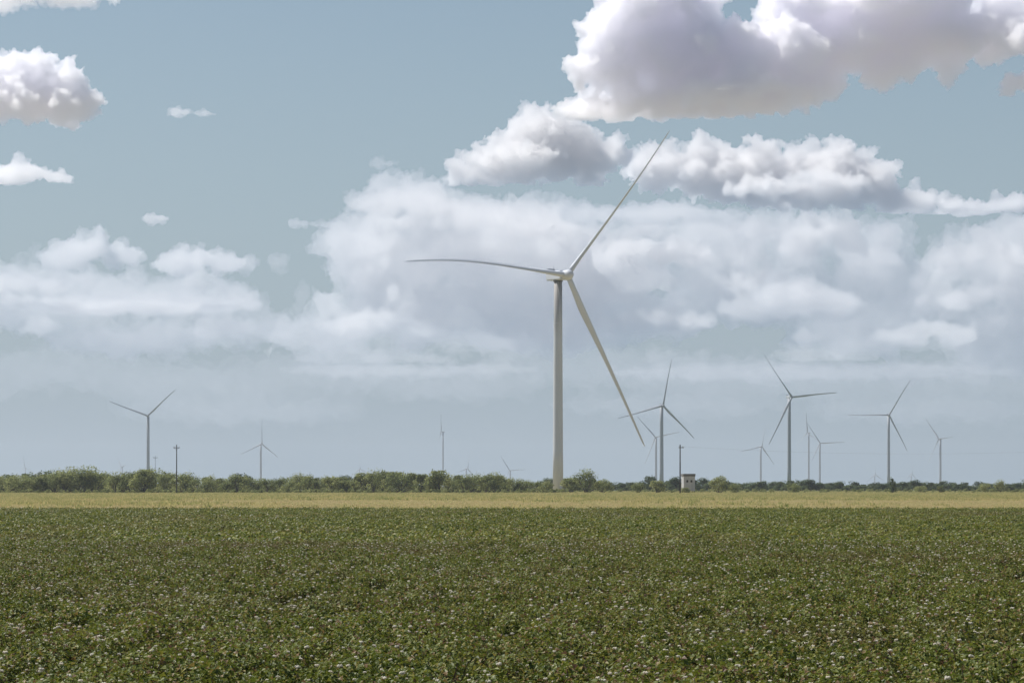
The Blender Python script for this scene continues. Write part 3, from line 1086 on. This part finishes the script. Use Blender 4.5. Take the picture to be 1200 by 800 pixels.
def cotton(seed, leaves, leaf, bolls, detail=True):
    rr = random.Random(seed)
    V, Fc, tn, mi = [], [], [], []
    H, W = rr.uniform(.62, .86), rr.uniform(.36, .46)
    old = rr.random() < .35
    for _ in range(leaves):
        a = rr.uniform(0, 6.283)
        u = rr.uniform(0, 1)
        z = H * (.25 + .75 * u ** .6) + rr.gauss(0, .05)
        q = W * math.sqrt(rr.uniform(0, 1)) * (1.05 - 1.1 * max(0, z / H - .5))
        p = Vector((math.cos(a) * q, math.sin(a) * q, z))
        s = leaf * rr.uniform(.6, 1.25)
        out = Vector((math.cos(a) * .7 + rr.gauss(0, .5), math.sin(a) * .7 + rr.gauss(0, .5), rr.uniform(-.75, .15))).normalized()
        up = Vector((rr.gauss(0, .45), rr.gauss(0, .45), 1))
        sd_ = out.cross(up).normalized()
        nn = sd_.cross(out)
        k = len(V)
        if detail:      # a lobed leaf folded along its midrib
            V += [p[:], (p + sd_ * s * .62 + out * s * .15 + nn * s * .12)[:], (p + sd_ * s * .34 + out * s * .55 + nn * s * .08)[:], (p + out * s * 1.15 - nn * s * .12)[:],
                  (p - sd_ * s * .34 + out * s * .55 + nn * s * .08)[:], (p - sd_ * s * .62 + out * s * .15 + nn * s * .12)[:]]
            Fc += [(k, k + 1, k + 2, k + 3), (k, k + 3, k + 4, k + 5)]
            m = 2
        else:
            V += [p[:], (p + sd_ * s * .5 + out * s * .45)[:], (p + out * s)[:], (p - sd_ * s * .5 + out * s * .45)[:]]
            Fc += [(k, k + 1, k + 2, k + 3)]
            m = 1
        t = rr.triangular(0, .8, .3)
        if rr.random() < (.28 if old else .12): t = rr.uniform(.72, 1)
        tn += [t] * m
        mi += [0] * m
    for _ in range(7 if detail else 0):     # stalks
        a = rr.uniform(0, 6.283)
        q = rr.uniform(.1, W * .8)
        tp = Vector((math.cos(a) * q, math.sin(a) * q, H * rr.uniform(.6, 1.0)))
        k = len(V)
        V += [(-.012, 0, 0), (.012, 0, 0), (tp + Vector((.006, 0, 0)))[:], (tp - Vector((.006, 0, 0)))[:]]
        Fc.append((k, k + 1, k + 2, k + 3))
        tn.append(.5)
        mi.append(2)
    for _ in range(bolls):
        a = rr.uniform(0, 6.283)
        q = W * rr.uniform(.05, 1.0)
        z = H * (1.16 - .42 * (q / W) ** 2 + rr.uniform(-.06, .05))
        p = Vector((math.cos(a) * q, math.sin(a) * q, z))
        s = rr.uniform(.010, .023)
        b0 = rr.uniform(0, 6.28)
        for j in range(3 if detail else 2):     # locks of lint
            an = b0 + j * 2.1
            c = p + Vector((math.cos(an) * s * .8, math.sin(an) * s * .8, rr.uniform(-.3, .2) * s))
            k = len(V)
            V += [(c + Vector((x * s, y * s, zz * s * .95)) * rr.uniform(.9, 1.1))[:] for x, y, zz in I1V]
            Fc += [tuple(int(i) + k for i in f) for f in I1F]
            tt = rr.uniform(0, 1)
            tn += [tt] * len(I1F)
            mi += [1] * len(I1F)
        for j in range(4):      # open husk under it
            an = b0 + j * 1.57
            k = len(V)
            d = Vector((math.cos(an), math.sin(an), 0))
            e = Vector((-d.y, d.x, 0))
            V += [(p - Vector((0, 0, s)))[:], (p + d * s * 1.2 + e * s * .5 - Vector((0, 0, s * .6)))[:], (p + d * s * 2.0 - Vector((0, 0, s * .1)))[:], (p + d * s * 1.2 - e * s * .5 - Vector((0, 0, s * .6)))[:]]
            Fc.append((k, k + 1, k + 2, k + 3))
            tn.append(rr.uniform(0, 1))
            mi.append(2)
    return source('cotton_plant', V, Fc, tn, [COTLEAF, BOLL, HUSK], mi)


def field():
    rr = np.random.default_rng(11)
    src = [cotton(i, 330, .056, 0) for i in range(5)] + [cotton(30 + i, 325, .056, 2 + i % 2) for i in range(5)]
    src += [cotton(60 + i, 70, .12, 0, False) for i in range(4)] + [cotton(80 + i, 68, .12, 1 + i % 2, False) for i in range(4)]
    P, I, S = [], [], []
    y = 31.0
    while y < FIELD_END:
        step = .62 if y < 120 else .78
        dx = .52 if y < 120 else .66
        hw = y * .19 + 5
        x = np.arange(-hw, hw, dx)
        n = len(x)
        x = x + rr.uniform(-.3, .3, n)
        yy = y + rr.uniform(-.3, .3, n)
        P.append(np.stack([x, yy, rr.uniform(-.05, .05, n)], 1))
        blot = np.sin(x * .31 + yy * .12) * np.sin(yy * .17 - x * .07) + .6 * np.sin(x * .9 + 2) * np.sin(yy * .43)
        pb = np.clip((.52 if y < 100 else .68) + .15 * blot, .1, .85)
        hasb = rr.uniform(0, 1, n) < pb
        if y < 120: I.append(np.where(hasb, rr.integers(5, 10, n), rr.integers(0, 5, n)))
        else: I.append(np.where(hasb, rr.integers(14, 18, n), rr.integers(10, 14, n)))
        S.append(rr.uniform(.82, 1.16, n))
        y += step
    P, I, S = np.vstack(P), np.concatenate(I), np.concatenate(S)
    scatter('cotton_crop', P, I, rr.uniform(0, 6.28, len(P)), S, src, 'leafy green cotton crop dotted with open white bolls')
    print('cotton plants', len(P))


field()
